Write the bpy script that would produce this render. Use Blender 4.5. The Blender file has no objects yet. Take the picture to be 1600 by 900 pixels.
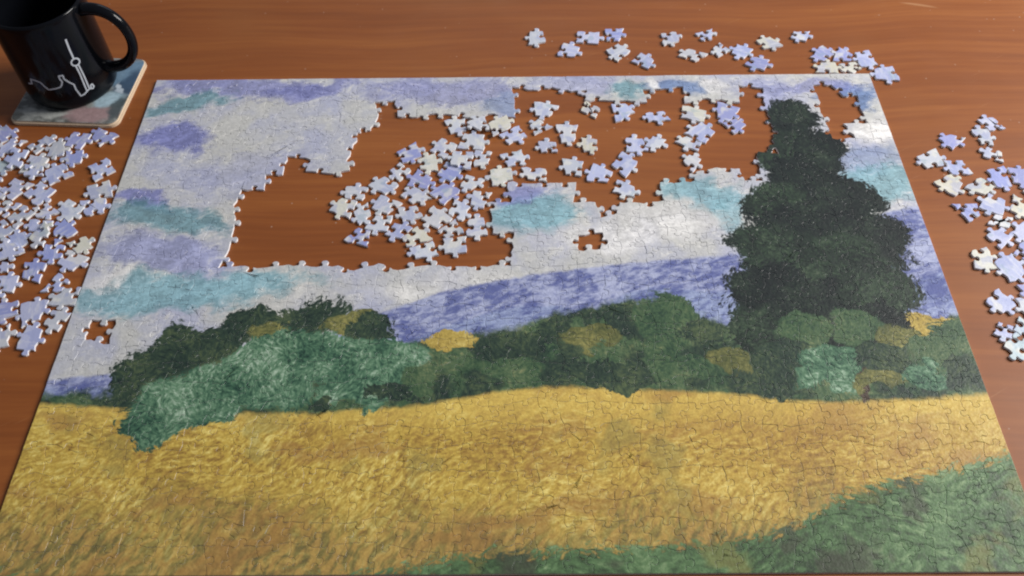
import bpy, bmesh, math, random
from mathutils import Vector, Matrix
from bpy_extras.object_utils import world_to_camera_view

# ------------------------------------------------------------------ camera, light, exposure
SC = bpy.context.scene
COL = SC.collection
cam_d = bpy.data.cameras.new('camera')
cam = bpy.data.objects.new('camera', cam_d); COL.objects.link(cam)
RIGHT = (0.99993593, -0.00092481, -0.01128167)
UP = (0.00755791, 0.79649899, 0.60459262)
BACK = (0.00842671, -0.60463915, 0.79645495)
cam.matrix_world = Matrix(((RIGHT[0], UP[0], BACK[0], 0.3458943), (RIGHT[1], UP[1], BACK[1], -0.19791546),
                           (RIGHT[2], UP[2], BACK[2], 0.56125428), (0, 0, 0, 1)))
cam_d.sensor_width = 36; cam_d.lens = 31.5
cam_d.clip_start = 0.02; cam_d.clip_end = 50
cam_d.dof.use_dof = True; cam_d.dof.focus_distance = 0.72; cam_d.dof.aperture_fstop = 11
SC.camera = cam
SC.cycles.filter_width = 2.1
SC.view_settings.view_transform = 'Standard'
SC.view_settings.look = 'None'
SC.view_settings.exposure = 0.0
SC.view_settings.gamma = 1.0
SC.view_settings.use_curve_mapping = False

world = bpy.data.worlds.new('World'); SC.world = world; world.use_nodes = True
bg = world.node_tree.nodes['Background']
bg.inputs[0].default_value = (0.78, 0.84, 1.0, 1); bg.inputs[1].default_value = 0.215

def area(name, loc, target, size, size_y, power, color):
    d = bpy.data.lights.new(name, 'AREA'); d.shape = 'RECTANGLE'; d.size = size; d.size_y = size_y
    d.energy = power; d.color = color
    o = bpy.data.objects.new(name, d); COL.objects.link(o)
    o.location = loc
    o.rotation_euler = (Vector(target)-Vector(loc)).to_track_quat('-Z', 'Y').to_euler()
    return o
area('window_light', (2.60, 0.85, 1.42), (0.4, 0.25, 0), 1.1, 1.2, 138, (1.0, 0.965, 0.92))
area('far_window_light', (0.5, 2.9, 1.5), (0.35, 0.3, 0), 1.6, 1.0, 8, (0.86, 0.92, 1.0))

# ------------------------------------------------------------------ helpers
def obj(name, mesh, mats=(), parent=None, label=None, cat=None, group=None, kind=None):
    o = bpy.data.objects.new(name, mesh); COL.objects.link(o)
    for m in mats:
        if mesh is not None and len(mesh.materials) < len(mats): mesh.materials.append(m)
    if parent: o.parent = parent
    tag(o, label, cat, group, kind)
    return o
def tag(o, label=None, cat=None, group=None, kind=None):
    for k, v in (('label', label), ('category', cat), ('group', group), ('kind', kind)):
        if v: o[k] = v
def from_bm(name, bm, smooth=False):
    bmesh.ops.recalc_face_normals(bm, faces=bm.faces)
    me = bpy.data.meshes.new(name); bm.to_mesh(me); bm.free()
    if smooth:
        for p in me.polygons: p.use_smooth = True
    return me

class Nodes:
    """tiny wrapper for building node trees"""
    def __init__(s, name):
        s.mat = bpy.data.materials.new(name); s.mat.use_nodes = True
        s.t = s.mat.node_tree; s.bsdf = s.t.nodes['Principled BSDF']
    def n(s, typ, **kw):
        nd = s.t.nodes.new(typ)
        for k, v in kw.items(): setattr(nd, k, v)
        return nd
    def put(s, sock, v):
        if isinstance(v, bpy.types.NodeSocket): s.t.links.new(v, sock)
        elif isinstance(v, (tuple, list)) and len(v) == 3 and sock.type == 'RGBA': sock.default_value = (*v, 1)
        else: sock.default_value = v
    def m(s, op, a, b=0.0, c=0.0, clamp=False):
        nd = s.n('ShaderNodeMath', operation=op, use_clamp=clamp)
        for i, v in enumerate((a, b, c)): s.put(nd.inputs[i], v)
        return nd.outputs[0]
    def vm(s, op, a, b=(0, 0, 0), scale=None):
        nd = s.n('ShaderNodeVectorMath', operation=op)
        s.put(nd.inputs[0], a); s.put(nd.inputs[1], b)
        if scale is not None: s.put(nd.inputs['Scale'], scale)
        return nd.outputs[1] if op in ('LENGTH', 'DOT_PRODUCT', 'DISTANCE') else nd.outputs[0]
    def mix(s, f, a, b, blend='MIX'):
        nd = s.n('ShaderNodeMix', data_type='RGBA', blend_type=blend)
        s.put(nd.inputs[0], f); s.put(nd.inputs[6], a); s.put(nd.inputs[7], b)
        return nd.outputs[2]
    def ss(s, x, lo, hi, a=0.0, b=1.0):
        nd = s.n('ShaderNodeMapRange', interpolation_type='SMOOTHSTEP')
        s.put(nd.inputs[0], x); s.put(nd.inputs[1], lo); s.put(nd.inputs[2], hi); s.put(nd.inputs[3], a); s.put(nd.inputs[4], b)
        return nd.outputs[0]
    def noise(s, vec, scale, detail=3.0, rough=0.55, dist=0.0, color=False):
        nd = s.n('ShaderNodeTexNoise'); s.put(nd.inputs['Vector'], vec)
        nd.inputs['Scale'].default_value = scale; nd.inputs['Detail'].default_value = detail
        nd.inputs['Roughness'].default_value = rough; nd.inputs['Distortion'].default_value = dist
        return nd.outputs[1] if color else nd.outputs[0]
    def mapping(s, vec, loc=(0, 0, 0), rot=0.0, scale=(1, 1, 1), typ='POINT'):
        nd = s.n('ShaderNodeMapping', vector_type=typ); s.put(nd.inputs[0], vec)
        nd.inputs[1].default_value = loc; nd.inputs[2].default_value = (0, 0, rot); nd.inputs[3].default_value = scale
        return nd.outputs[0]
    def ramp(s, f, stops):
        nd = s.n('ShaderNodeValToRGB'); s.put(nd.inputs[0], f); e = nd.color_ramp.elements
        while len(e) < len(stops): e.new(0.5)
        for el, (p, c) in zip(e, stops): el.position = p; el.color = (*c, 1)
        return nd.outputs[0]
    def curve(s, x, pts):
        nd = s.n('ShaderNodeFloatCurve'); s.put(nd.inputs[1], x); c = nd.mapping.curves[0]
        while len(c.points) < len(pts): c.points.new(0.5, 0.5)
        for p, q in zip(c.points, pts): p.location = q
        nd.mapping.update(); return nd.outputs[0]
    def xyz(s, v):
        nd = s.n('ShaderNodeSeparateXYZ'); s.put(nd.inputs[0], v); return nd.outputs
    def bump(s, h, strength, dist):
        nd = s.n('ShaderNodeBump'); s.put(nd.inputs['Height'], h)
        nd.inputs['Strength'].default_value = strength; nd.inputs['Distance'].default_value = dist
        s.t.links.new(nd.outputs[0], s.bsdf.inputs['Normal'])
    def set(s, **kw):
        for k, v in kw.items(): s.put(s.bsdf.inputs[k.replace('_', ' ')], v)
        return s.mat

# ------------------------------------------------------------------ materials
def wood_mat():
    g = Nodes('varnished_wood'); p = g.n('ShaderNodeTexCoord').outputs['Object']
    warp = g.vm('SCALE', g.vm('SUBTRACT', g.noise(p, 3.0, 2, color=True), (.5, .5, .5)), scale=.05)
    q = g.vm('ADD', p, warp)
    band = g.noise(g.mapping(q, scale=(1.3, 20, 1)), 1.0, 4, .6)
    grain = g.noise(g.mapping(q, scale=(7, 170, 1)), 1.0, 4, .65)
    fine = g.noise(g.mapping(p, scale=(26, 620, 1)), 1.0, 3, .6)
    v = g.m('ADD', g.m('MULTIPLY', band, .62), g.m('MULTIPLY', grain, .38))
    col = g.ramp(v, [(.32, (.160, .045, .0095)), (.48, (.208, .061, .0130)), (.60, (.252, .080, .0170)), (.74, (.290, .100, .024))])
    pore = g.ss(fine, .60, .74)
    col = g.mix(g.m('MULTIPLY', pore, .25), col, (.15, .043, .009))
    blot = g.noise(p, 5.0, 3)
    col = g.mix(g.ss(blot, .45, .75, 0, .30), col, (.26, .105, .030))
    sx, sy, _ = g.xyz(q)
    dx = g.m('MULTIPLY_ADD', sx, 1/.022, g.m('MULTIPLY_ADD', sy, -.30/.022, -(.763-.30*.586)/.022)); dy = g.m('MULTIPLY_ADD', sx, .30/.0022, g.m('MULTIPLY_ADD', sy, 1/.0022, -(.763*.30+.586)/.0022))
    scuff = g.ss(g.m('ADD', g.m('MULTIPLY', dx, dx), g.m('MULTIPLY', dy, dy)), 1.2, .2, 0, .38)
    col = g.mix(scuff, col, (.46, .27, .14))
    dust = g.n('ShaderNodeTexVoronoi'); g.put(dust.inputs['Vector'], p); dust.inputs['Scale'].default_value = 150.0
    sc = g.n('ShaderNodeSeparateColor'); g.put(sc.inputs[0], dust.outputs['Color'])
    speck = g.m('MULTIPLY', g.ss(dust.outputs['Distance'], .16, .07), g.m('GREATER_THAN', sc.outputs[0], .90))
    col = g.mix(g.m('MULTIPLY', speck, .45), col, (.42, .33, .26))
    rub = g.noise(g.mapping(p, rot=.5, scale=(1/16, 1/420, 1), typ='TEXTURE'), 1.0, 3, .6)
    col = g.mix(g.ss(rub, .66, .76, 0, .22), col, (.42, .22, .10))
    rough = g.m('ADD', .44, g.m('MULTIPLY', g.noise(p, 38, 4), .16))
    g.bump(g.m('ADD', grain, g.m('MULTIPLY', fine, .5)), .10, .0006)
    return g.set(Base_Color=col, Roughness=rough, Specular_IOR_Level=.30)

def print_mat(root):
    """plain painted landscape print: cloudy sky, hills, hedgerow, shrubs, a leafy tree, corn, meadow"""
    g = Nodes('landscape_print'); tc = g.n('ShaderNodeTexCoord'); tc.object = root
    P = tc.outputs['Object']
    wob = g.vm('SUBTRACT', g.noise(P, 22, 3, .6, color=True), (.5, .5, .5))
    Q = g.vm('ADD', P, g.vm('SCALE', wob, scale=.050)); S = g.vm('ADD', P, g.vm('SCALE', wob, scale=.016))
    def stroke(vec, rot, along, across, detail=3, rough=.6):
        return g.noise(g.mapping(vec, rot=rot, scale=(1/along, 1/across, 1), typ='TEXTURE'), 1.0, detail, rough)
    def blend(m, a, b): return g.m('ADD', g.m('MULTIPLY', a, g.m('SUBTRACT', 1.0, m)), g.m('MULTIPLY', b, m))
    fine = g.noise(P, 330, 3, .65); mid = g.noise(P, 90, 4, .6); big = g.noise(P, 14, 3); huge = g.noise(P, 6, 2)
    sel = g.ss(g.noise(P, 9, 2), .44, .56)
    st = blend(.45, g.noise(Q, 55, 5, .68), stroke(S, .3, 110, 230, 4, .7))
    # leafy dabs: strokes that change direction from clump to clump
    vor = g.n('ShaderNodeTexVoronoi'); g.put(vor.inputs['Vector'], Q); vor.inputs['Scale'].default_value = 75.0
    vr = g.n('ShaderNodeVectorRotate', rotation_type='Z_AXIS'); g.put(vr.inputs['Vector'], S)
    g.put(vr.inputs['Angle'], g.m('MULTIPLY', g.xyz(vor.outputs['Color'])[0], 3.0))
    dab = g.noise(g.mapping(vr.outputs[0], scale=(1/190, 1/360, 1), typ='TEXTURE'), 1.0, 4, .70)
    # sky
    col = g.mix(g.ss(g.noise(Q, 16, 4), .38, .66), (.46, .46, .445), (.38, .395, .50))
    col = g.mix(g.ss(st, .50, .66, 0, .7), col, (.64, .63, .60))
    col = g.mix(g.ss(st, .42, .32, 0, .5), col, (.32, .335, .43))
    qx, qy, _q = g.xyz(Q)
    def oval(cx, cy, rx, ry, rot=0.0):
        c, s = math.cos(rot), math.sin(rot)
        dx = g.m('MULTIPLY_ADD', qx, c/rx, g.m('MULTIPLY_ADD', qy, s/rx, -(cx*c+cy*s)/rx))
        dy = g.m('MULTIPLY_ADD', qx, -s/ry, g.m('MULTIPLY_ADD', qy, c/ry, -(-cx*s+cy*c)/ry))
        return g.m('SQRT', g.m('MULTIPLY_ADD', dx, dx, g.m('MULTIPLY', dy, dy)))
    def patch(cx, cy, rx, ry, c, rot=0.0, a=.9, soft=.62):
        nonlocal col
        d = oval(cx, cy, rx*1.1, ry, rot)
        d = g.m('ADD', d, g.m('MULTIPLY', g.m('SUBTRACT', st, .5), 2.0))
        shade = g.mix(g.ss(st, .38, .62), tuple(k*.74 for k in c), tuple(min(1, k*1.25+.02) for k in c))
        col = g.mix(g.ss(d, 1.2, 1.2-soft, 0, a), col, shade)
    TINT = dict(T=(.115, .25, .30), B=(.105, .175, .35), V=(.165, .18, .42), L=(.27, .29, .48), W=(.64, .63, .62), C=(.19, .36, .42))
    for a in PATCHES: patch(*a[:4], TINT[a[4]], *a[5:])
    x, y, _ = g.xyz(P)
    u = g.m('MULTIPLY', x, 1/PW); v = g.m('MULTIPLY', y, 1/PH)
    fuzz = g.m('MULTIPLY', g.m('SUBTRACT', mid, .5), .05)
    leaf = g.m('ADD', g.m('MULTIPLY', dab, .62), g.m('MULTIPLY', g.noise(P, 34, 3), .38))
    def under(pts, fz, w=.006):
        return g.ss(g.m('ADD', g.m('SUBTRACT', g.curve(u, pts), v), fz), -w, w)
    # hills, three soft ridges one in front of another
    for pts, dk, lt in ((HILLS, (.100, .120, .29), (.36, .39, .55)), (HILLS_NEAR, (.085, .105, .27), (.28, .33, .50)), (HILLS_LOW, (.120, .145, .33), (.33, .38, .54))):
        hs = g.m('ADD', g.m('MULTIPLY', stroke(S, .35, 90, 200, 4, .7), .6), g.m('MULTIPLY', g.noise(Q, 28, 3), .4))
        body = g.mix(g.ss(hs, .40, .60), dk, lt)
        k = g.m('SUBTRACT', g.curve(u, pts), v)
        col = g.mix(g.ss(g.m('ADD', k, g.m('MULTIPLY', fuzz, .3)), -.004, .004), col, body)
    # hedgerow
    def leafy(stops): return g.ramp(leaf, stops)
    DARK = leafy([(.36, (.010, .020, .020)), (.50, (.028, .050, .034)), (.64, (.085, .115, .055))])
    MIDG = leafy([(.36, (.016, .040, .028)), (.48, (.048, .092, .046)), (.58, (.095, .140, .070)), (.68, (.24, .25, .12))])
    SAGE = leafy([(.36, (.012, .034, .028)), (.45, (.042, .105, .064)), (.54, (.110, .210, .125)), (.64, (.36, .47, .36))])
    OLIV = leafy([(.36, (.045, .060, .026)), (.50, (.120, .125, .045)), (.64, (.27, .25, .085))])
    OCHR = leafy([(.36, (.22, .155, .040)), (.52, (.42, .31, .075)), (.66, (.56, .46, .16))])
    KIND = dict(D=DARK, M=MIDG, S=SAGE, O=OLIV, Y=OCHR)
    col = g.mix(under(HEDGE, fuzz, .008), col, g.mix(g.ss(g.noise(Q, 30, 2), .44, .56), MIDG, DARK))
    def clump(cx, cy, rx, ry, c, amp=1.0):
        nonlocal col
        d = oval(cx, cy, rx, ry)
        d = g.m('ADD', d, g.m('MULTIPLY', g.m('SUBTRACT', dab, .5), amp))
        col = g.mix(g.ss(d, 1.06, .94), col, KIND[c])
    # corn field
    cs = blend(sel, stroke(S, .9, 130, 300, 5, .75), stroke(S, .2, 130, 300, 5, .75))
    corn = g.ramp(g.m('ADD', g.m('MULTIPLY', cs, .72), g.m('MULTIPLY', big, .28)),
                  [(.34, (.115, .064, .020)), (.43, (.285, .170, .040)), (.52, (.48, .335, .064)), (.62, (.70, .58, .19))])
    corn = g.mix(g.ss(g.m('ADD', u, g.m('MULTIPLY', v, 1.6)), .62, 1.25, .0, .35), corn, (.36, .20, .060))
    low = g.mix(g.ss(stroke(S, 1.1, 70, 180, 4), .42, .58), (.085, .095, .045), (.36, .23, .075))
    corn = g.mix(g.ss(g.m('ADD', v, g.m('MULTIPLY', g.m('SUBTRACT', big, .5), .25)), .15, .02, 0, .70), corn, low)
    corn = g.mix(g.ss(v, .19, .27, 0, .5), corn, (.64, .47, .115))
    corn = g.mix(g.ss(stroke(Q, .15, 9, 26), .50, .64, 0, .6), corn, (.29, .155, .048))
    corn = g.mix(g.ss(g.noise(Q, 17, 3), .44, .34, 0, .45), corn, (.23, .20, .065))
    col = g.mix(under(FIELD, g.m('MULTIPLY', fuzz, .35), .005), col, corn)
    for c in BUSHES: clump(*c)
    # a broad leafy tree built up from rounded masses of leaves
    KIND['T'] = leafy([(.36, (.008, .012, .013)), (.48, (.015, .025, .020)), (.57, (.032, .056, .034)), (.68, (.105, .130, .085))])
    KIND['U'] = leafy([(.36, (.006, .009, .011)), (.50, (.010, .016, .016)), (.60, (.022, .036, .026)), (.68, (.075, .095, .070))])
    KIND['K'] = leafy([(.40, (.030, .022, .018)), (.60, (.085, .060, .045))])
    for c in TREE: clump(*c)
    for c in FRONT: clump(*c)
    # meadow corner
    ms = blend(sel, stroke(S, .5, 110, 240, 5, .72), stroke(S, -.3, 110, 240, 5, .72))
    md = g.ramp(g.m('ADD', g.m('MULTIPLY', ms, .68), g.m('MULTIPLY', g.noise(P, 20, 3), .32)),
                [(.36, (.020, .030, .020)), (.45, (.048, .085, .040)), (.54, (.090, .165, .072)), (.65, (.22, .31, .16))])
    md = g.mix(g.ss(g.noise(Q, 18, 3), .56, .66, 0, .55), md, (.19, .18, .055))
    md = g.mix(g.ss(g.noise(Q, 19, 3), .46, .38, 0, .7), md, (.048, .048, .036))
    col = g.mix(under(MEADOW, g.m('MULTIPLY', g.m('SUBTRACT', ms, .5), .10), .006), col, md)
    # printed grain
    tone = g.m('ADD', .74, g.m('MULTIPLY', fine, .50))
    col = g.vm('SCALE', col, scale=tone)
    h = g.m('ADD', g.noise(P, 520, 2, .6), g.m('MULTIPLY', g.noise(P, 170, 2), .8))
    g.bump(h, .40, .0006)
    return g.set(Base_Color=col, Roughness=g.m('ADD', .40, g.m('MULTIPLY', mid, .16)), Specular_IOR_Level=.28)

def loose_mat():
    g = Nodes('loose_print'); tc = g.n('ShaderNodeTexCoord'); oi = g.n('ShaderNodeObjectInfo')
    off = g.vm('SCALE', (1.0, .7, .4), scale=g.m('MULTIPLY', oi.outputs['Random'], 50.0))
    P = g.vm('ADD', tc.outputs['Object'], off)
    base = oi.outputs['Color']
    a = g.noise(P, 60, 2); st = g.noise(g.mapping(P, scale=(70, 300, 1)), 1.0, 3)
    col = g.mix(g.ss(a, .50, .58, 0, .65), base, g.mix(.65, base, (.22, .26, .50)))
    col = g.mix(g.ss(a, .42, .34, 0, .6), col, (.62, .61, .55))
    col = g.mix(g.ss(st, .5, .66, 0, .4), col, (.62, .62, .66))
    col = g.mix(g.ss(g.noise(P, 110, 3), .60, .68, 0, .45), col, (.25, .34, .40))
    g.bump(g.noise(P, 420, 2), .25, .0006)
    return g.set(Base_Color=col, Roughness=.45, Specular_IOR_Level=.45)

def card_mat():
    g = Nodes('cut_cardboard'); p = g.n('ShaderNodeTexCoord').outputs['Object']
    col = g.mix(g.noise(p, 400, 3), (.60, .60, .62), (.78, .77, .77))
    return g.set(Base_Color=col, Roughness=.85)
def simple(name, c, rough, spec=.5, coat=0.0, nscale=60, namp=.1):
    g = Nodes(name); p = g.n('ShaderNodeTexCoord').outputs['Object']
    k = g.m('ADD', 1-namp/2, g.m('MULTIPLY', g.noise(p, nscale, 3), namp))
    g.set(Base_Color=g.vm('SCALE', c, scale=k), Roughness=rough, Specular_IOR_Level=spec, Coat_Weight=coat)
    g.bsdf.inputs['Coat Roughness'].default_value = .08
    return g.mat
def coaster_mat():
    g = Nodes('coaster_picture'); p = g.n('ShaderNodeTexCoord').outputs['Object']
    q = g.vm('ADD', p, g.vm('SCALE', g.vm('SUBTRACT', g.noise(p, 45, 3, color=True), (.5, .5, .5)), scale=.022))
    col = g.mix(g.ss(g.noise(q, 70, 3), .42, .62), (.085, .090, .085), (.24, .25, .24))
    def patch(cx, cy, rx, ry, c, rot=0.0):
        nonlocal col
        d = g.vm('LENGTH', g.mapping(q, loc=(cx, cy, 0), rot=rot, scale=(rx, ry, 1000.0), typ='TEXTURE'))
        col = g.mix(g.ss(d, 1.35, .65, 0, .9), col, c)
    patch(.040, .025, .024, .022, (.13, .22, .32)); patch(.046, .008, .010, .018, (.03, .06, .11))
    patch(.034, -.014, .013, .010, (.34, .47, .55), .5); patch(.040, .002, .0022, .008, (.46, .53, .60), .5)
    patch(.022, -.034, .024, .010, (.30, .20, .205), .1); patch(-.022, -.036, .024, .0045, (.34, .35, .33))
    patch(.044, -.026, .005, .016, (.055, .075, .085))
    col = g.vm('SCALE', col, scale=g.m('ADD', .55, g.m('MULTIPLY', g.noise(p, 330, 4, .7), .9)))
    return g.set(Base_Color=col, Roughness=.34, Specular_IOR_Level=.4)

# ------------------------------------------------------------------ data
PATCHES = [(.030, .235, .030, .012, 'W', .0, .7), (.077, .466, .085, .015, 'V', .0, .75), (.15, .462, .05, .010, 'V', .25, .7), (.036, .444, .036, .011, 'T', .2, .85), (.034, .398, .036, .020, 'V', .0, .9),
           (.022, .323, .030, .010, 'V', -.35, .85), (.052, .302, .056, .016, 'T', -.12, .85), (.060, .262, .060, .022, 'L', -.1, .85),
           (.085, .226, .095, .019, 'C', .12, .9), (.12, .355, .06, .030, 'L', .1, .45), (.275, .458, .070, .020, 'V', .0, .6), (.335, .440, .020, .014, 'B', .0, .55),
           (.40, .470, .04, .02, 'L', 0, .6), (.448, .466, .018, .014, 'T', .0, .85), (.500, .466, .036, .014, 'B', .0, .85), (.474, .470, .006, .014, 'W', .0, .8), (.536, .468, .010, .014, 'W', 0, .8),
           (.358, .306, .034, .024, 'C', .3, .9), (.344, .326, .020, .014, 'V', .3, .7), (.500, .326, .042, .020, 'C', -.2, .85), (.525, .302, .016, .024, 'C', .3, .7),
           (.44, .285, .07, .024, 'W', .15, .75), (.29, .228, .06, .016, 'W', .1, .5), (.655, .445, .026, .024, 'B', .2, .9), (.625, .462, .040, .012, 'V', .0, .6), (.667, .402, .022, .014, 'W', .2, .85),
           (.650, .366, .040, .020, 'B', .1, .55), (.655, .335, .040, .026, 'C', .1, .85), (.572, .440, .026, .04, 'L', .0, .7)]
HILLS = [(0, .30), (.06, .312), (.12, .31), (.22, .34), (.34, .415), (.42, .465), (.50, .492), (.58, .512), (.66, .525), (.74, .536), (.80, .55), (.88, .575), (.94, .62), (1, .645)]
HEDGE = [(0, .278), (.10, .285), (.25, .31), (.36, .355), (.42, .38), (.50, .392), (.58, .432), (.66, .445), (.72, .41), (.80, .36), (.88, .40), (.94, .38), (1, .415)]
FIELD = [(0, .262), (.09, .252), (.23, .242), (.42, .258), (.50, .280), (.64, .279), (.74, .268), (.80, .258), (.90, .259), (1, .267)]
MEADOW = [(0, 0), (.36, 0), (.46, .025), (.60, .036), (.70, .044), (.76, .06), (.83, .11), (.91, .138), (1, .168)]
TREE = [(.594, .150, .008, .030, 'K'), (.592, .415, .024, .030, 'U'), (.576, .380, .026, .026, 'T'), (.608, .382, .026, .026, 'U'), (.592, .350, .036, .030, 'U'), (.565, .318, .030, .026, 'T'), (.622, .320, .032, .028, 'U'),
        (.590, .290, .046, .034, 'U'), (.552, .262, .036, .028, 'T'), (.632, .270, .034, .030, 'U'), (.600, .245, .044, .034, 'T'), (.540, .220, .036, .028, 'U'), (.575, .205, .042, .030, 'U'), (.630, .222, .036, .028, 'T'), (.605, .190, .040, .026, 'U'), (.530, .185, .026, .020, 'T')]
HILLS_NEAR = [(0, .29), (.20, .30), (.36, .36), (.44, .405), (.52, .438), (.58, .430), (.66, .470), (.74, .462), (.82, .49), (.90, .47), (1, .50)]
HILLS_LOW = [(0, .285), (.24, .29), (.34, .345), (.42, .375), (.50, .392), (.58, .405), (.70, .400), (.78, .43), (.88, .42), (.95, .44), (1, .43)]
BUSHES = [(.291, .172, .020, .008, 'Y'), (.655, .190, .026, .012, 'Y'), (.345, .172, .020, .014, 'D'), (.372, .186, .016, .016, 'D'), (.335, .150, .030, .010, 'M'), (.400, .176, .022, .012, 'O'),
          (.425, .196, .018, .018, 'D'), (.455, .200, .022, .018, 'M'), (.478, .184, .018, .014, 'D'), (.415, .148, .034, .010, 'D'), (.465, .150, .026, .010, 'M'), (.500, .160, .018, .012, 'O'),
          (.075, .152, .028, .026, 'D'), (.105, .178, .030, .020, 'D'), (.145, .196, .030, .016, 'D'), (.165, .184, .022, .014, 'O'), (.190, .200, .026, .018, 'D'), (.215, .194, .020, .014, 'O'), (.232, .186, .018, .016, 'D')]
FRONT = [(.088, .118, .022, .024, 'S'), (.118, .142, .030, .024, 'S'), (.150, .160, .032, .022, 'S'), (.122, .118, .026, .018, 'S'), (.185, .164, .030, .024, 'S'), (.165, .138, .034, .020, 'S'), (.215, .158, .028, .022, 'S'),
         (.250, .156, .026, .020, 'S'), (.272, .146, .016, .012, 'M'), (.225, .134, .026, .014, 'S'), (.205, .124, .012, .006, 'D'), (.250, .132, .016, .006, 'D'),
         (.560, .186, .018, .016, 'M'), (.600, .190, .022, .020, 'M'), (.632, .178, .018, .014, 'O'), (.545, .164, .020, .014, 'D'), (.580, .158, .026, .014, 'S'), (.615, .158, .022, .014, 'D'), (.650, .162, .022, .018, 'M'),
         (.672, .178, .016, .020, 'M'), (.535, .143, .022, .010, 'D'), (.570, .140, .024, .009, 'S'), (.605, .138, .022, .008, 'O'), (.640, .142, .020, .010, 'S'), (.670, .144, .016, .010, 'D')]
HANDLE = -5.0
SKYLINE = [([(-44.6, .0762), (-45.8, .0660), (-46.2, .0562)], .00085, False),
           ([(-46.0+5.2*math.cos(a*.5236), .0522+.0036*math.sin(a*.5236)) for a in range(12)], .00075, True),
           ([(-47.8, .0486), (-47.6, .0397), (-48.4, .0303), (-49.2, .0203), (-53.5, .0186), (-58.2, .0181), (-60.1, .0262), (-59.6, .0318), (-63.2, .0352), (-65.5, .0380),
             (-67.0, .0400), (-66.6, .0440), (-71.3, .0444), (-71.6, .0404), (-70.5, .0380), (-73.0, .0345), (-76.0, .0325), (-81.0, .0318), (-90.8, .0309), (-93.5, .0341), (-96.2, .0389), (-101.8, .0408),
             (-108.0, .0415), (-110.0, .036), (-116.0, .035)], .00072, False),
           ([(-44.2, .0484), (-44.2, .0358), (-45.2, .0215), (-49.2, .0203)], .00072, False),
           ([(-44.6, .0215), (-41.0, .0200), (-38.8, .0215), (-39.5, .0245), (-42.2, .0242), (-42.6, .0215)], .00072, False)]
ZONES = [('T', 0, 1030, 0, 200, 'in the loose line beyond the puzzle'), ('T', 1030, 1272, 0, 200, 'in the clump beyond the puzzle'),
         ('T', 1272, 1700, 0, 200, "at the puzzle's far right corner"),
         ('R', 1400, 1800, 0, 258, 'in the farthest bunch right of puzzle'), ('R', 1400, 1800, 258, 300, 'in the second band right of puzzle'),
         ('R', 1400, 1800, 300, 352, 'in the third band right of puzzle'), ('R', 1400, 1800, 352, 445, 'in the fourth band right of puzzle'),
         ('R', 1400, 1800, 445, 700, 'in the nearest bunch right of puzzle'),
         ('L', 130, 400, 0, 290, 'lying apart below the coaster'), ('L', -100, 400, 0, 245, 'in the row just below the coaster'), ('L', -100, 400, 245, 289, 'in the second row below the coaster'),
         ('L', -100, 400, 289, 332, 'in the third row below the coaster'), ('L', -100, 400, 332, 380, 'in the middle row left of puzzle'),
         ('L', -100, 400, 380, 434, 'in the third nearest row, left side'), ('L', -100, 400, 434, 484, 'in the second nearest row, left side'), ('L', -100, 400, 484, 700, 'in the nearest row, left side'),
         ('I', 300, 770, 0, 238, "at the far end of the gap's heap"), ('I', 770, 905, 0, 240, "between heap and the gap's far edge"),
         ('I', 905, 1060, 0, 400, "in the middle of the gap's right half"), ('I', 1060, 1300, 0, 400, "at the gap's right end"),
         ('I', 680, 905, 238, 300, "at far right of the gap's heap"), ('I', 300, 680, 238, 312, "at far left of the gap's heap"),
         ('I', 300, 622, 312, 450, "at near left of the gap's heap"), ('I', 622, 905, 300, 450, "at near right of the gap's heap")]
PW, PH, NC, NR = 0.68, 0.48, 38, 27
CW, RH = PW/NC, PH/NR
def make_cut(seed=11):
    """corner lattice and knobbed edges of a ribbon-cut jigsaw, puzzle coordinates from its near left corner"""
    r = random.Random(seed)
    P = {}
    for i in range(NC+1):
        for j in range(NR+1):
            x, y = i*CW, j*RH
            if 0 < i < NC: x += r.uniform(-.24, .24)*CW
            if 0 < j < NR: y += r.uniform(-.24, .24)*RH
            P[i, j] = (x, y)
    def edge(A, B):
        s = r.choice((-1, 1)); tc = r.uniform(.42, .58); k = r.uniform(.95, 1.2)
        b1, b2 = r.uniform(-.07, .07), r.uniform(-.07, .07); sk = r.uniform(-.03, .03)
        dx, dy = B[0]-A[0], B[1]-A[1]; L = math.hypot(dx, dy); f = k*0.0178/L
        prof = [(0, 0), (tc*.45, b1), (tc-.105*f, .012*s), (tc-.090*f, .075*s*f), (tc-.125*f+sk, .145*s*f), (tc-.134*f+sk, .205*s*f),
                (tc-.080*f+sk, .262*s*f), (tc+sk, .274*s*f), (tc+.080*f+sk, .262*s*f), (tc+.134*f+sk, .205*s*f), (tc+.125*f+sk, .145*s*f),
                (tc+.090*f, .075*s*f), (tc+.105*f, .012*s), (1-(1-tc)*.45, b2)]
        return [(A[0]+dx*t-dy*o, A[1]+dy*t+dx*o) for t, o in prof]
    H, V = {}, {}
    for i in range(NC):
        for j in range(NR+1):
            H[i, j] = edge(P[i, j], P[i+1, j]) if 0 < j < NR else [P[i, j]]
    for i in range(NC+1):
        for j in range(NR):
            V[i, j] = edge(P[i, j], P[i, j+1]) if 0 < i < NC else [P[i, j]]
    out = {}
    for i in range(NC):
        for j in range(NR):
            top = [P[i+1, j+1]]+H[i, j+1][:0:-1]
            left = [P[i, j+1]]+V[i, j][:0:-1]
            out[i, j] = H[i, j]+V[i+1, j]+top+left
    return out
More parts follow.
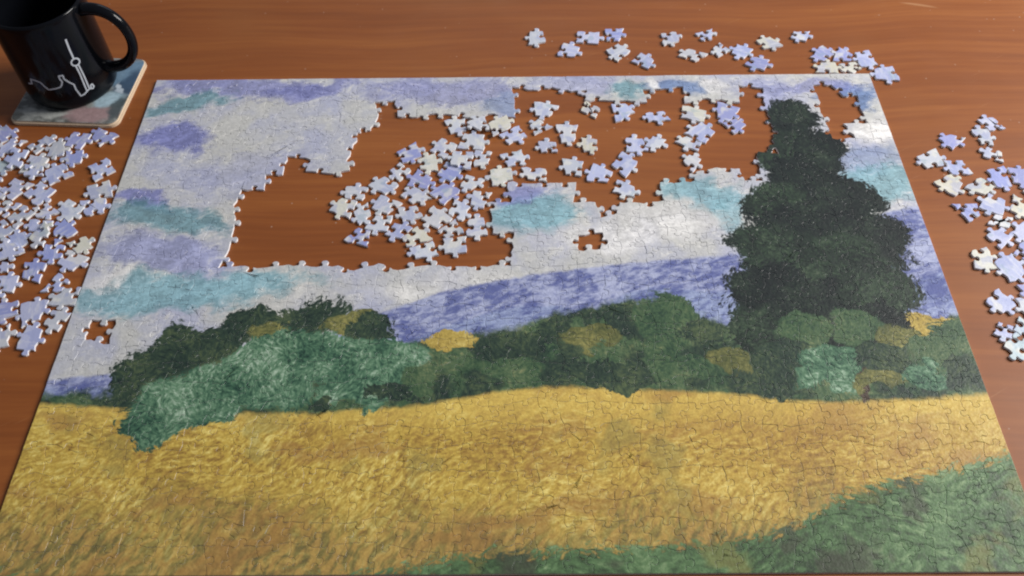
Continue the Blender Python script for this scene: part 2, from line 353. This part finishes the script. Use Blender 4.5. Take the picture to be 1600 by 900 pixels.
MISS = '6.14 6.15 6.16 6.17 6.18 7.14 7.15 7.16 7.17 7.18 7.19 8.14 8.15 8.16 8.17 8.18 8.19 8.20 9.14 9.15 9.16 9.17 9.18 9.19 10.14 10.15 10.16 10.17 10.18 10.19 11.14 11.15 11.16 11.17 11.18 11.19 11.20 11.21 11.22 12.14 12.15 12.16 12.17 12.18 12.19 12.20 12.21 12.22 12.23 12.24 13.14 13.15 13.16 13.17 13.18 13.19 13.20 13.21 13.22 13.23 14.14 14.15 14.16 14.17 14.18 14.19 14.20 14.21 14.22 14.23 15.14 15.15 15.16 15.17 15.18 15.19 15.20 15.21 15.22 15.23 16.14 16.15 16.16 16.17 16.18 16.19 16.20 16.21 16.22 16.23 17.14 17.15 17.16 17.17 17.18 17.19 17.20 17.21 17.22 17.23 18.14 18.15 18.18 18.19 18.20 18.21 18.22 18.23 19.19 19.20 19.21 19.22 19.23 19.24 19.25 20.19 20.20 20.21 20.22 20.23 20.24 20.25 21.19 21.20 21.21 21.22 21.23 21.24 21.25 22.18 22.19 22.20 22.21 22.22 22.23 22.24 22.25 23.17 23.18 23.19 23.20 23.21 23.22 23.23 23.24 24.18 24.19 24.20 24.21 24.22 24.23 24.24 25.18 25.19 25.20 25.21 25.22 25.23 25.24 26.19 26.20 26.21 26.22 26.23 26.24 26.25 27.19 27.20 27.21 27.22 27.23 27.24 27.25 28.20 28.21 28.22 28.23 28.24 29.20 29.21 29.22 29.23 29.24 30.19 30.20 30.21 30.22 30.23 30.24 31.21 31.22 31.23 31.24 31.25 35.22 35.23 35.24 35.25 36.23 36.24 1.10 22.15'
LOOSE_PIECES = '''
I w 23 18 0.2897 0.4129 3.32 0
I w 27 23 0.3093 0.4128 1.93 1
I c 14 22 0.3293 0.4115 0.31 1
I w 16 19 0.3057 0.3932 4.65 0
I v 24 23 0.3421 0.3991 0.51 0
I w 24 21 0.3693 0.4333 1.36 0
I g 6 14 0.364 0.4114 2.37 0
I w 30 19 0.3713 0.3851 0.04 0
I w 16 22 0.3902 0.4021 1.59 0
I w 6 18 0.2777 0.3847 1.06 0
I l 16 14 0.2505 0.3773 0.5 0
I w 21 22 0.2416 0.3551 2.34 0
I c 23 21 0.2668 0.3659 3.32 0
I l 29 21 0.2866 0.3548 5.76 0
I l 8 19 0.2609 0.3451 2.7 0
I l 20 21 0.2827 0.3308 3.79 0
I w 1 10 0.2955 0.3681 6.17 1
I w 7 17 0.3145 0.3705 3.09 0
I w 30 22 0.3427 0.3703 0.28 0
I c 25 19 0.3307 0.3497 3.25 0
I w 31 23 0.3594 0.35 6.25 0
I w 19 20 0.3053 0.3402 5.9 0
I w 29 20 0.2052 0.3317 3.12 0
I w 22 15 0.2291 0.3383 2.41 0
I w 24 20 0.2581 0.327 3.87 0
I w 25 22 0.3116 0.3219 1.37 0
I c 8 17 0.197 0.3134 1.09 0
I w 23 23 0.2138 0.3064 2.18 0
I w 12 15 0.2319 0.3156 3.94 0
I w 15 16 0.2535 0.3054 4.98 0
I w 35 23 0.2303 0.2948 2.83 0
I w 29 24 0.2763 0.3011 3.99 0
I w 10 18 0.2969 0.3102 1.17 0
I w 22 20 0.311 0.2905 3.18 0
I v 17 20 0.2462 0.287 1.13 0
I l 28 24 0.2149 0.2812 4.36 0
I c 14 18 0.2608 0.2806 3.58 0
I w 36 24 0.2684 0.2645 2.0 0
I g 9 14 0.2896 0.2882 2.15 0
I g 11 17 0.2927 0.2702 4.7 0
I c 13 21 0.4126 0.4334 2.49 0
I v 13 17 0.4425 0.4308 1.92 0
I v 19 24 0.472 0.4218 4.82 0
I c 18 20 0.5081 0.4253 5.98 0
I v 14 19 0.5101 0.4026 3.88 0
I l 11 15 0.5358 0.4265 2.73 0
I l 11 18 0.5427 0.4098 0.7 0
I c 17 15 0.4086 0.3869 1.59 0
I v 21 25 0.4507 0.3858 1.82 0
I w 17 17 0.4685 0.3887 4.19 0
I g 12 18 0.4979 0.3872 2.6 0
I w 11 22 0.4984 0.3653 5.5 0
I v 35 24 0.44 0.3631 4.01 0
I v 12 22 0.4152 0.351 1.2 0
I g 21 20 0.3926 0.3591 3.13 0
I w 26 21 0.4377 0.3323 1.15 0
L l 26 25 -0.1402 0.4073 3.0 0
L l 21 24 -0.1216 0.4076 2.23 0
L v 14 15 -0.112 0.3907 1.13 0
L g 28 22 -0.0835 0.3942 5.49 0
L g 29 23 -0.0676 0.3877 4.74 0
L l 8 16 -0.0525 0.3985 4.24 0
L v 14 16 -0.0588 0.3568 2.29 0
L l 20 23 -0.0497 0.3758 1.65 0
L l 19 25 -0.0308 0.4027 4.16 0
L v 18 22 -0.0204 0.3614 5.41 0
L g 29 22 -0.0144 0.3357 3.4 0
L v 30 21 -0.0139 0.3172 4.94 0
L w 9 17 -0.0349 0.3128 5.64 0
L v 18 14 -0.0554 0.3123 3.73 0
L v 17 22 -0.0548 0.295 4.68 0
L v 12 21 -0.0667 0.2801 5.27 0
L c 27 20 -0.0478 0.2844 2.67 1
L l 18 19 -0.0334 0.2906 3.93 0
L w 23 19 -0.0857 0.2905 3.83 0
L g 12 23 -0.0737 0.3068 1.01 0
L v 11 16 -0.0884 0.3159 5.88 0
L v 24 24 -0.1065 0.3284 4.46 0
L v 16 16 -0.089 0.3395 5.72 0
L t 30 23 -0.1109 0.3656 0.46 0
L v 10 14 -0.1187 0.3507 0.02 0
L v 16 18 -0.0998 0.3749 2.87 1
L w 35 25 -0.0806 0.3682 4.42 0
L v 7 18 -0.0787 0.3573 1.6 1
L v 25 18 -0.0658 0.3332 0.93 0
L v 13 16 -0.0701 0.2686 5.31 1
L g 16 17 -0.0915 0.2664 4.99 0
L v 9 15 -0.0725 0.2523 1.66 0
L v 19 22 -0.0852 0.2363 1.63 0
L l 17 18 -0.0351 0.2663 1.68 0
L v 36 23 -0.0158 0.2575 2.73 0
L c 6 16 -0.0127 0.2749 0.74 0
L l 20 20 -0.0442 0.2489 1.65 0
L v 27 19 -0.0205 0.2344 6.19 0
L g 11 20 -0.0101 0.221 4.51 0
L g 7 19 -0.0105 0.1997 2.72 0
L v 16 23 -0.0312 0.2071 4.88 0
L v 21 21 -0.025 0.1828 3.02 0
L l 31 24 -0.0545 0.2086 3.43 0
L g 6 17 -0.0482 0.1833 5.03 0
L v 13 22 -0.0616 0.2364 1.63 0
L v 22 24 -0.0708 0.2195 1.82 0
L v 25 24 -0.0691 0.1948 2.05 0
L v 28 20 -0.1174 0.3058 5.71 0
L g 30 24 -0.1036 0.2888 4.99 0
R l 11 14 0.7312 0.3878 3.92 0
R v 23 22 0.773 0.4096 0.52 0
R g 25 20 0.7614 0.393 4.61 0
R w 17 21 0.7616 0.3703 4.26 0
R w 21 23 0.7059 0.3641 0.34 0
R v 10 19 0.7253 0.3544 4.77 0
R c 17 14 0.7147 0.3342 5.35 0
R c 7 16 0.7395 0.3301 3.91 0
R l 18 23 0.7581 0.3413 4.89 0
R l 8 15 0.7775 0.3428 1.29 0
R l 22 23 0.7201 0.3042 4.99 0
R v 24 18 0.7425 0.311 2.51 0
R c 10 15 0.7651 0.3065 1.07 0
R w 22 25 0.7435 0.2925 5.88 0
R v 16 15 0.7378 0.2753 0.6 0
R v 23 24 0.7591 0.2782 0.68 0
R c 15 19 0.7167 0.2522 3.01 0
R v 27 22 0.7355 0.2438 2.01 0
R l 13 19 0.7515 0.2595 5.39 0
R l 26 22 0.7464 0.22 1.76 0
R v 35 22 0.7166 0.2082 2.0 0
R w 11 19 0.736 0.2024 0.18 0
R v 19 23 0.7096 0.1828 5.78 0
R t 13 15 0.7261 0.1836 5.37 0
R t 24 22 0.7149 0.169 0.75 0
R v 31 25 0.785 0.321 2.22 0
R v 13 14 0.7591 0.2431 5.83 0
R v 11 21 0.7373 0.1653 3.18 0
T g 16 21 0.3637 0.5401 1.71 0
T v 20 24 0.3968 0.5193 5.97 0
T v 22 21 0.416 0.539 4.58 0
T l 26 19 0.4424 0.5425 0.04 0
T g 20 22 0.4438 0.5164 0.62 0
T v 25 23 0.469 0.5022 3.97 0
T g 9 16 0.4981 0.5363 1.81 0
T g 8 14 0.5155 0.511 2.56 0
T v 28 23 0.5337 0.5406 4.91 0
T g 15 22 0.5434 0.5184 2.23 0
T v 13 23 0.5642 0.515 5.82 0
T l 12 16 0.5781 0.497 2.88 0
T c 20 19 0.5935 0.5283 3.47 0
T v 19 21 0.6269 0.5377 1.14 0
T l 15 17 0.6415 0.5097 5.57 0
T l 19 19 0.6614 0.5086 4.35 0
T v 18 21 0.6812 0.5016 1.77 0
T c 28 21 0.6429 0.4909 6.22 0
T c 22 19 0.6651 0.4892 3.65 0
T v 27 25 0.6946 0.4797 4.65 0
'''
# ------------------------------------------------------------------ the table
def make_table():
    bm = bmesh.new()
    bmesh.ops.create_cube(bm, size=1.0, matrix=Matrix.Translation((.36, .30, -.0145)) @ Matrix.Diagonal((1.9, 1.15, .029, 1)))
    bmesh.ops.bevel(bm, geom=bm.edges[:], offset=.004, segments=3, affect='EDGES')
    t = obj('table_top', from_bm('table_top', bm), [wood_mat()], kind='structure',
            label='varnished reddish brown wooden table top under everything')
    return t
make_table()

# ------------------------------------------------------------------ the jigsaw
root = obj('jigsaw_puzzle', None, label='large unfinished landscape jigsaw puzzle lying flat on the brown table', cat='jigsaw puzzle')
PRINT, LOOSE, CARD = print_mat(root), loose_mat(), card_mat()
CUT = make_cut()
THICK = .0019
def piece_geo(loop, z0, inset=.00007, bev=.00036, drop=.00024):
    """outline -> vertices and faces of one die-cut piece: rounded upper edge, straight side, flat underside"""
    n = len(loop); nor = []
    for k in range(n):
        ax, ay = loop[k-1]; bx, by = loop[(k+1) % n]
        dx, dy = bx-ax, by-ay; L = math.hypot(dx, dy) or 1
        nor.append((-dy/L, dx/L))
    def ring(d, z): return [(p[0]+m[0]*d, p[1]+m[1]*d, z) for p, m in zip(loop, nor)]
    vs = ring(inset, 0)+ring(inset, z0-drop)+ring(inset+bev*.35, z0-drop*.3)+ring(inset+bev, z0)
    fs, mi = [], []
    for r in range(3):
        for k in range(n):
            k2 = (k+1) % n
            fs.append((r*n+k, r*n+k2, r*n+n+k2, r*n+n+k)); mi.append(1 if r < 1 else 0)
    fs.append(tuple(3*n+k for k in range(n))); mi.append(0)
    fs.append(tuple(n-1-k for k in range(n))); mi.append(1)
    return vs, fs, mi
def piece_mesh(name, vs, fs, mi, mats):
    me = bpy.data.meshes.new(name); me.from_pydata(vs, [], fs)
    for m in mats: me.materials.append(m)
    me.polygons.foreach_set('material_index', mi); me.update()
    return me
missing = {tuple(int(a) for a in s.split('.')) for s in MISS.split()}
rp = random.Random(5)
placed = [k for k in CUT if k not in missing]
def centre(loop): return sum(p[0] for p in loop)/len(loop), sum(p[1] for p in loop)/len(loop)
def shown(k):
    c = centre(CUT[k]); d = (Vector((c[0], c[1], 0))-cam.matrix_world.translation)
    q = world_to_camera_view(SC, cam, Vector((c[0], c[1], 0)))
    vis = -.02 < q.x < 1.02 and -.02 < q.y < 1.02
    return (1 if vis else 0)*abs(d.z)/d.length**3
placed.sort(key=shown, reverse=True)
AV, AF, AM = [], [], []
for idx, k in enumerate(placed):
    loop = CUT[k]; cx, cy = centre(loop)
    z = THICK+rp.uniform(-.00007, .00009); tx, ty = rp.gauss(0, .006), rp.gauss(0, .006)
    vs, fs, mi = piece_geo([(x-cx, y-cy) for x, y in loop], z)
    vs = [(a, b, c+(a*tx+b*ty if c > 0 else 0)) for a, b, c in vs]
    if idx < 300:
        o = obj('puzzle_piece', piece_mesh('puzzle_piece', vs, fs, mi, (PRINT, CARD)), parent=root)
        o.location = (cx, cy, 0)
    else:
        b = len(AV); AV += [(a+cx, q+cy, c) for a, q, c in vs]
        AF += [tuple(i+b for i in f) for f in fs]; AM += mi
obj('farther_pieces', piece_mesh('farther_pieces', AV, AF, AM, (PRINT, CARD)), parent=root, kind='stuff')

# ------------------------------------------------------------------ loose pieces
TONE = dict(w=('white', (.50, .52, .58)), v=('lavender', (.40, .43, .61)), l=('lilac', (.275, .30, .55)),
            c=('cream-tinted', (.54, .53, .46)), g=('grey-white', (.44, .46, .52)), t=('teal-tinted', (.40, .49, .54)))
ORD = ['first', 'second', 'third', 'fourth', 'fifth', 'sixth', 'seventh', 'eighth', 'ninth', 'tenth']
NUM = {2: 'two', 3: 'three', 4: 'four', 5: 'five', 6: 'six', 7: 'seven', 8: 'eight', 9: 'nine'}
loose = []
rl = random.Random(9)
for line in LOOSE_PIECES.strip().splitlines():
    reg, c, i, j, x, y, a, lev = line.split()
    loop = CUT[int(i), int(j)]; cx, cy = centre(loop)
    vs, fs, mi = piece_geo([((p-cx)*.945, (q-cy)*.945) for p, q in loop], THICK)
    o = obj('loose_piece', piece_mesh('loose_piece', vs, fs, mi, (LOOSE, CARD)), cat='puzzle piece', group='loose jigsaw pieces')
    lev = int(lev)
    o.location = (float(x), float(y), .00003+lev*.0021)
    o.rotation_euler = (rl.gauss(0, .035) if lev else 0, rl.gauss(0, .035) if lev else 0, float(a))
    col = TONE[c][1]; s = rl.uniform(.92, 1.07); h = rl.uniform(-.02, .02)
    o.color = (col[0]*s+h*.6, col[1]*s, col[2]*s-h, 1)
    q = world_to_camera_view(SC, cam, o.location)
    loose.append((o, reg, c, q.x, q.y))
def zone(reg, x, y):
    y = 1-y
    for r, x0, x1, y0, y1, text in ZONES:
        if r == reg and x0 <= x*1600 < x1 and y0 <= y*900 < y1: return text
    return 'on the table'
bins = {}
for it in loose: bins.setdefault((zone(it[1], it[3], it[4]), it[2]), []).append(it)
for (zt, c), L in bins.items():
    L.sort(key=lambda t: t[3]); n = len(L); tone = TONE[c][0]
    for k, it in enumerate(L):
        if n == 1: lab = f'the only {tone} loose piece {zt}'
        elif k == 0: lab = f'leftmost {tone} loose piece of {NUM.get(n, n)} {zt}'
        elif k == n-1: lab = f'rightmost {tone} loose piece of {NUM.get(n, n)} {zt}'
        else: lab = f'{ORD[k]} from left of {NUM.get(n, n)} {tone} loose pieces {zt}'
        it[0]['label'] = lab

# ------------------------------------------------------------------ coaster and mug
CO = Vector((-.069, .4655, 0))
def rounded(w, h, r, seg=8):
    pts = []
    for cx, cy, a0 in ((w-r, h-r, 0), (-w+r, h-r, 90), (-w+r, -h+r, 180), (w-r, -h+r, 270)):
        for k in range(seg+1):
            a = math.radians(a0+90*k/seg); pts.append((cx+r*math.cos(a), cy+r*math.sin(a)))
    return pts
def slab(name, pts, z0, z1, bev):
    bm = bmesh.new(); f = bm.faces.new([bm.verts.new((x, y, z0)) for x, y in pts])
    e = bmesh.ops.extrude_face_region(bm, geom=[f])
    top = [v for v in e['geom'] if isinstance(v, bmesh.types.BMVert)]
    bmesh.ops.translate(bm, verts=top, vec=(0, 0, z1-z0))
    edges = [ed for ed in bm.edges if all(v in top for v in ed.verts)]
    bmesh.ops.bevel(bm, geom=edges, offset=bev, segments=3, affect='EDGES')
    return from_bm(name, bm)
coaster = obj('coaster', None, label='square drink coaster with rounded corners and blurred blue picture under the black mug', cat='coaster')
coaster.location = CO; coaster.rotation_euler = (0, 0, math.radians(-3.5))
obj('base', slab('coaster_base', rounded(.0510, .0475, .009), 0, .0040, .0012), [simple('coaster_cork', (.52, .40, .28), .7, nscale=300, namp=.3)], parent=coaster)
obj('picture', slab('coaster_picture', rounded(.0497, .0462, .0078), .0040, .0044, .0003), [coaster_mat()], parent=coaster)

MR, MH, MZ = .0415, .0925, .0044
BLACK = simple('black_glaze', (.003, .0035, .0050), .15, .16, 0, nscale=30, namp=.2)
GREYINK = simple('grey_ink', (.40, .43, .47), .45, nscale=500, namp=.5)
mug = obj('mug', None, label='glossy black mug with grey skyline drawing standing on the coaster', cat='mug')
mug.location = (-.0765, .4745, MZ)
def lathe(name, prof, seg=96):
    bm = bmesh.new(); rings = []
    for r, z in prof:
        rings.append([bm.verts.new((r*math.cos(6.28318530718*k/seg), r*math.sin(6.28318530718*k/seg), z)) for k in range(seg)])
    for a, b in zip(rings, rings[1:]):
        for k in range(seg): bm.faces.new((a[k], a[(k+1) % seg], b[(k+1) % seg], b[k]))
    bm.faces.new(rings[0]); bm.faces.new(rings[-1])
    return from_bm(name, bm, True)
prof = [(.0340, .0012), (.0365, 0), (.0385, .0006), (.0403, .0030), (.0412, .0070), (.0415, .014), (MR, .05), (MR, .086), (.0414, .0895), (.0409, .0915),
        (.0399, .0925), (.0389, .0919), (.0384, .0900), (.0383, .085), (.0382, .05), (.0380, .012), (.0360, .0065), (.031, .0045), (.002, .0042)]
obj('body', lathe('mug_body', prof), [BLACK], parent=mug)
def tube(name, path, radii, seg=18):
    bm = bmesh.new(); rings = []
    for k, p in enumerate(path):
        t = (path[min(k+1, len(path)-1)]-path[max(k-1, 0)]).normalized()
        s = Vector((0, 1, 0)); nrm = t.cross(s).normalized()
        ra, rb = radii[k]
        rings.append([bm.verts.new(p+s*ra*math.cos(a)+nrm*rb*math.sin(a)) for a in [6.28318530718*q/seg for q in range(seg)]])
    for a, b in zip(rings, rings[1:]):
        for k in range(seg): bm.faces.new((a[k], a[(k+1) % seg], b[(k+1) % seg], b[k]))
    bm.faces.new(rings[0]); bm.faces.new(rings[-1])
    return from_bm(name, bm, True)
ctrl = [(.0390, .0835), (.0480, .0850), (.0580, .0835), (.0670, .0775), (.0730, .0675), (.0750, .0550), (.0725, .0425), (.0660, .0320), (.0570, .0250), (.0470, .0220), (.0390, .0225)]
def spline(ctrl, sub):
    P = [Vector((c[0], 0, c[1])) for c in ctrl]; P = [2*P[0]-P[1]]+P+[2*P[-1]-P[-2]]; out = []
    for k in range(1, len(P)-2):
        for s in range(sub):
            t = s/sub; a, b, c, d = P[k-1:k+3]
            out.append(.5*((2*b)+(c-a)*t+(2*a-5*b+4*c-d)*t*t+(3*b-3*c+d-a)*t**3))
    return out+[P[-2]]
path = spline(ctrl, 5); n = len(path)
radii = [(.0066-.0016*math.sin(math.pi*k/(n-1)), .0056-.0012*math.sin(math.pi*k/(n-1))) for k in range(n)]
hd = obj('handle', tube('mug_handle', path, radii), [BLACK], parent=mug)
hd.rotation_euler = (0, 0, math.radians(HANDLE))
# skyline drawing: thin raised ink lines that follow the wall of the mug
def ink(bm, pts, w=.00055, closed=False):
    Q = []
    P = pts+[pts[0]] if closed else pts
    for (a0, z0), (a1, z1) in zip(P, P[1:]):
        m = max(2, int(max(abs(a1-a0)*MR, abs(z1-z0))/.0008))
        for s in range(m): Q.append((a0+(a1-a0)*s/m, z0+(z1-z0)*s/m))
    Q.append(P[-1]); rows = []
    for k, (a, z) in enumerate(Q):
        p0, p1 = Q[max(k-1, 0)], Q[min(k+1, len(Q)-1)]
        dx, dz = (p1[0]-p0[0])*MR, p1[1]-p0[1]; L = math.hypot(dx, dz) or 1
        nx, nz = -dz/L*w, dx/L*w
        row = []
        for s, dr in ((-1, 0), (-1, .00018), (1, .00018), (1, 0)):
            aa = a+s*nx/MR; r = MR-.00005+dr
            row.append(bm.verts.new((r*math.cos(aa), r*math.sin(aa), z+s*nz)))
        rows.append(row)
    for a, b in zip(rows, rows[1:]):
        for k in range(3): bm.faces.new((a[k], a[k+1], b[k+1], b[k]))
    bm.faces.new(rows[0]); bm.faces.new(rows[-1])
bm = bmesh.new()
D = math.radians
for pts, w, cl in SKYLINE: ink(bm, [(D(a), z-MZ) for a, z in pts], w, cl)
obj('skyline_drawing', from_bm('skyline_drawing', bm), [GREYINK], parent=mug, label='grey line drawing of a tower with a ball and low skyline')
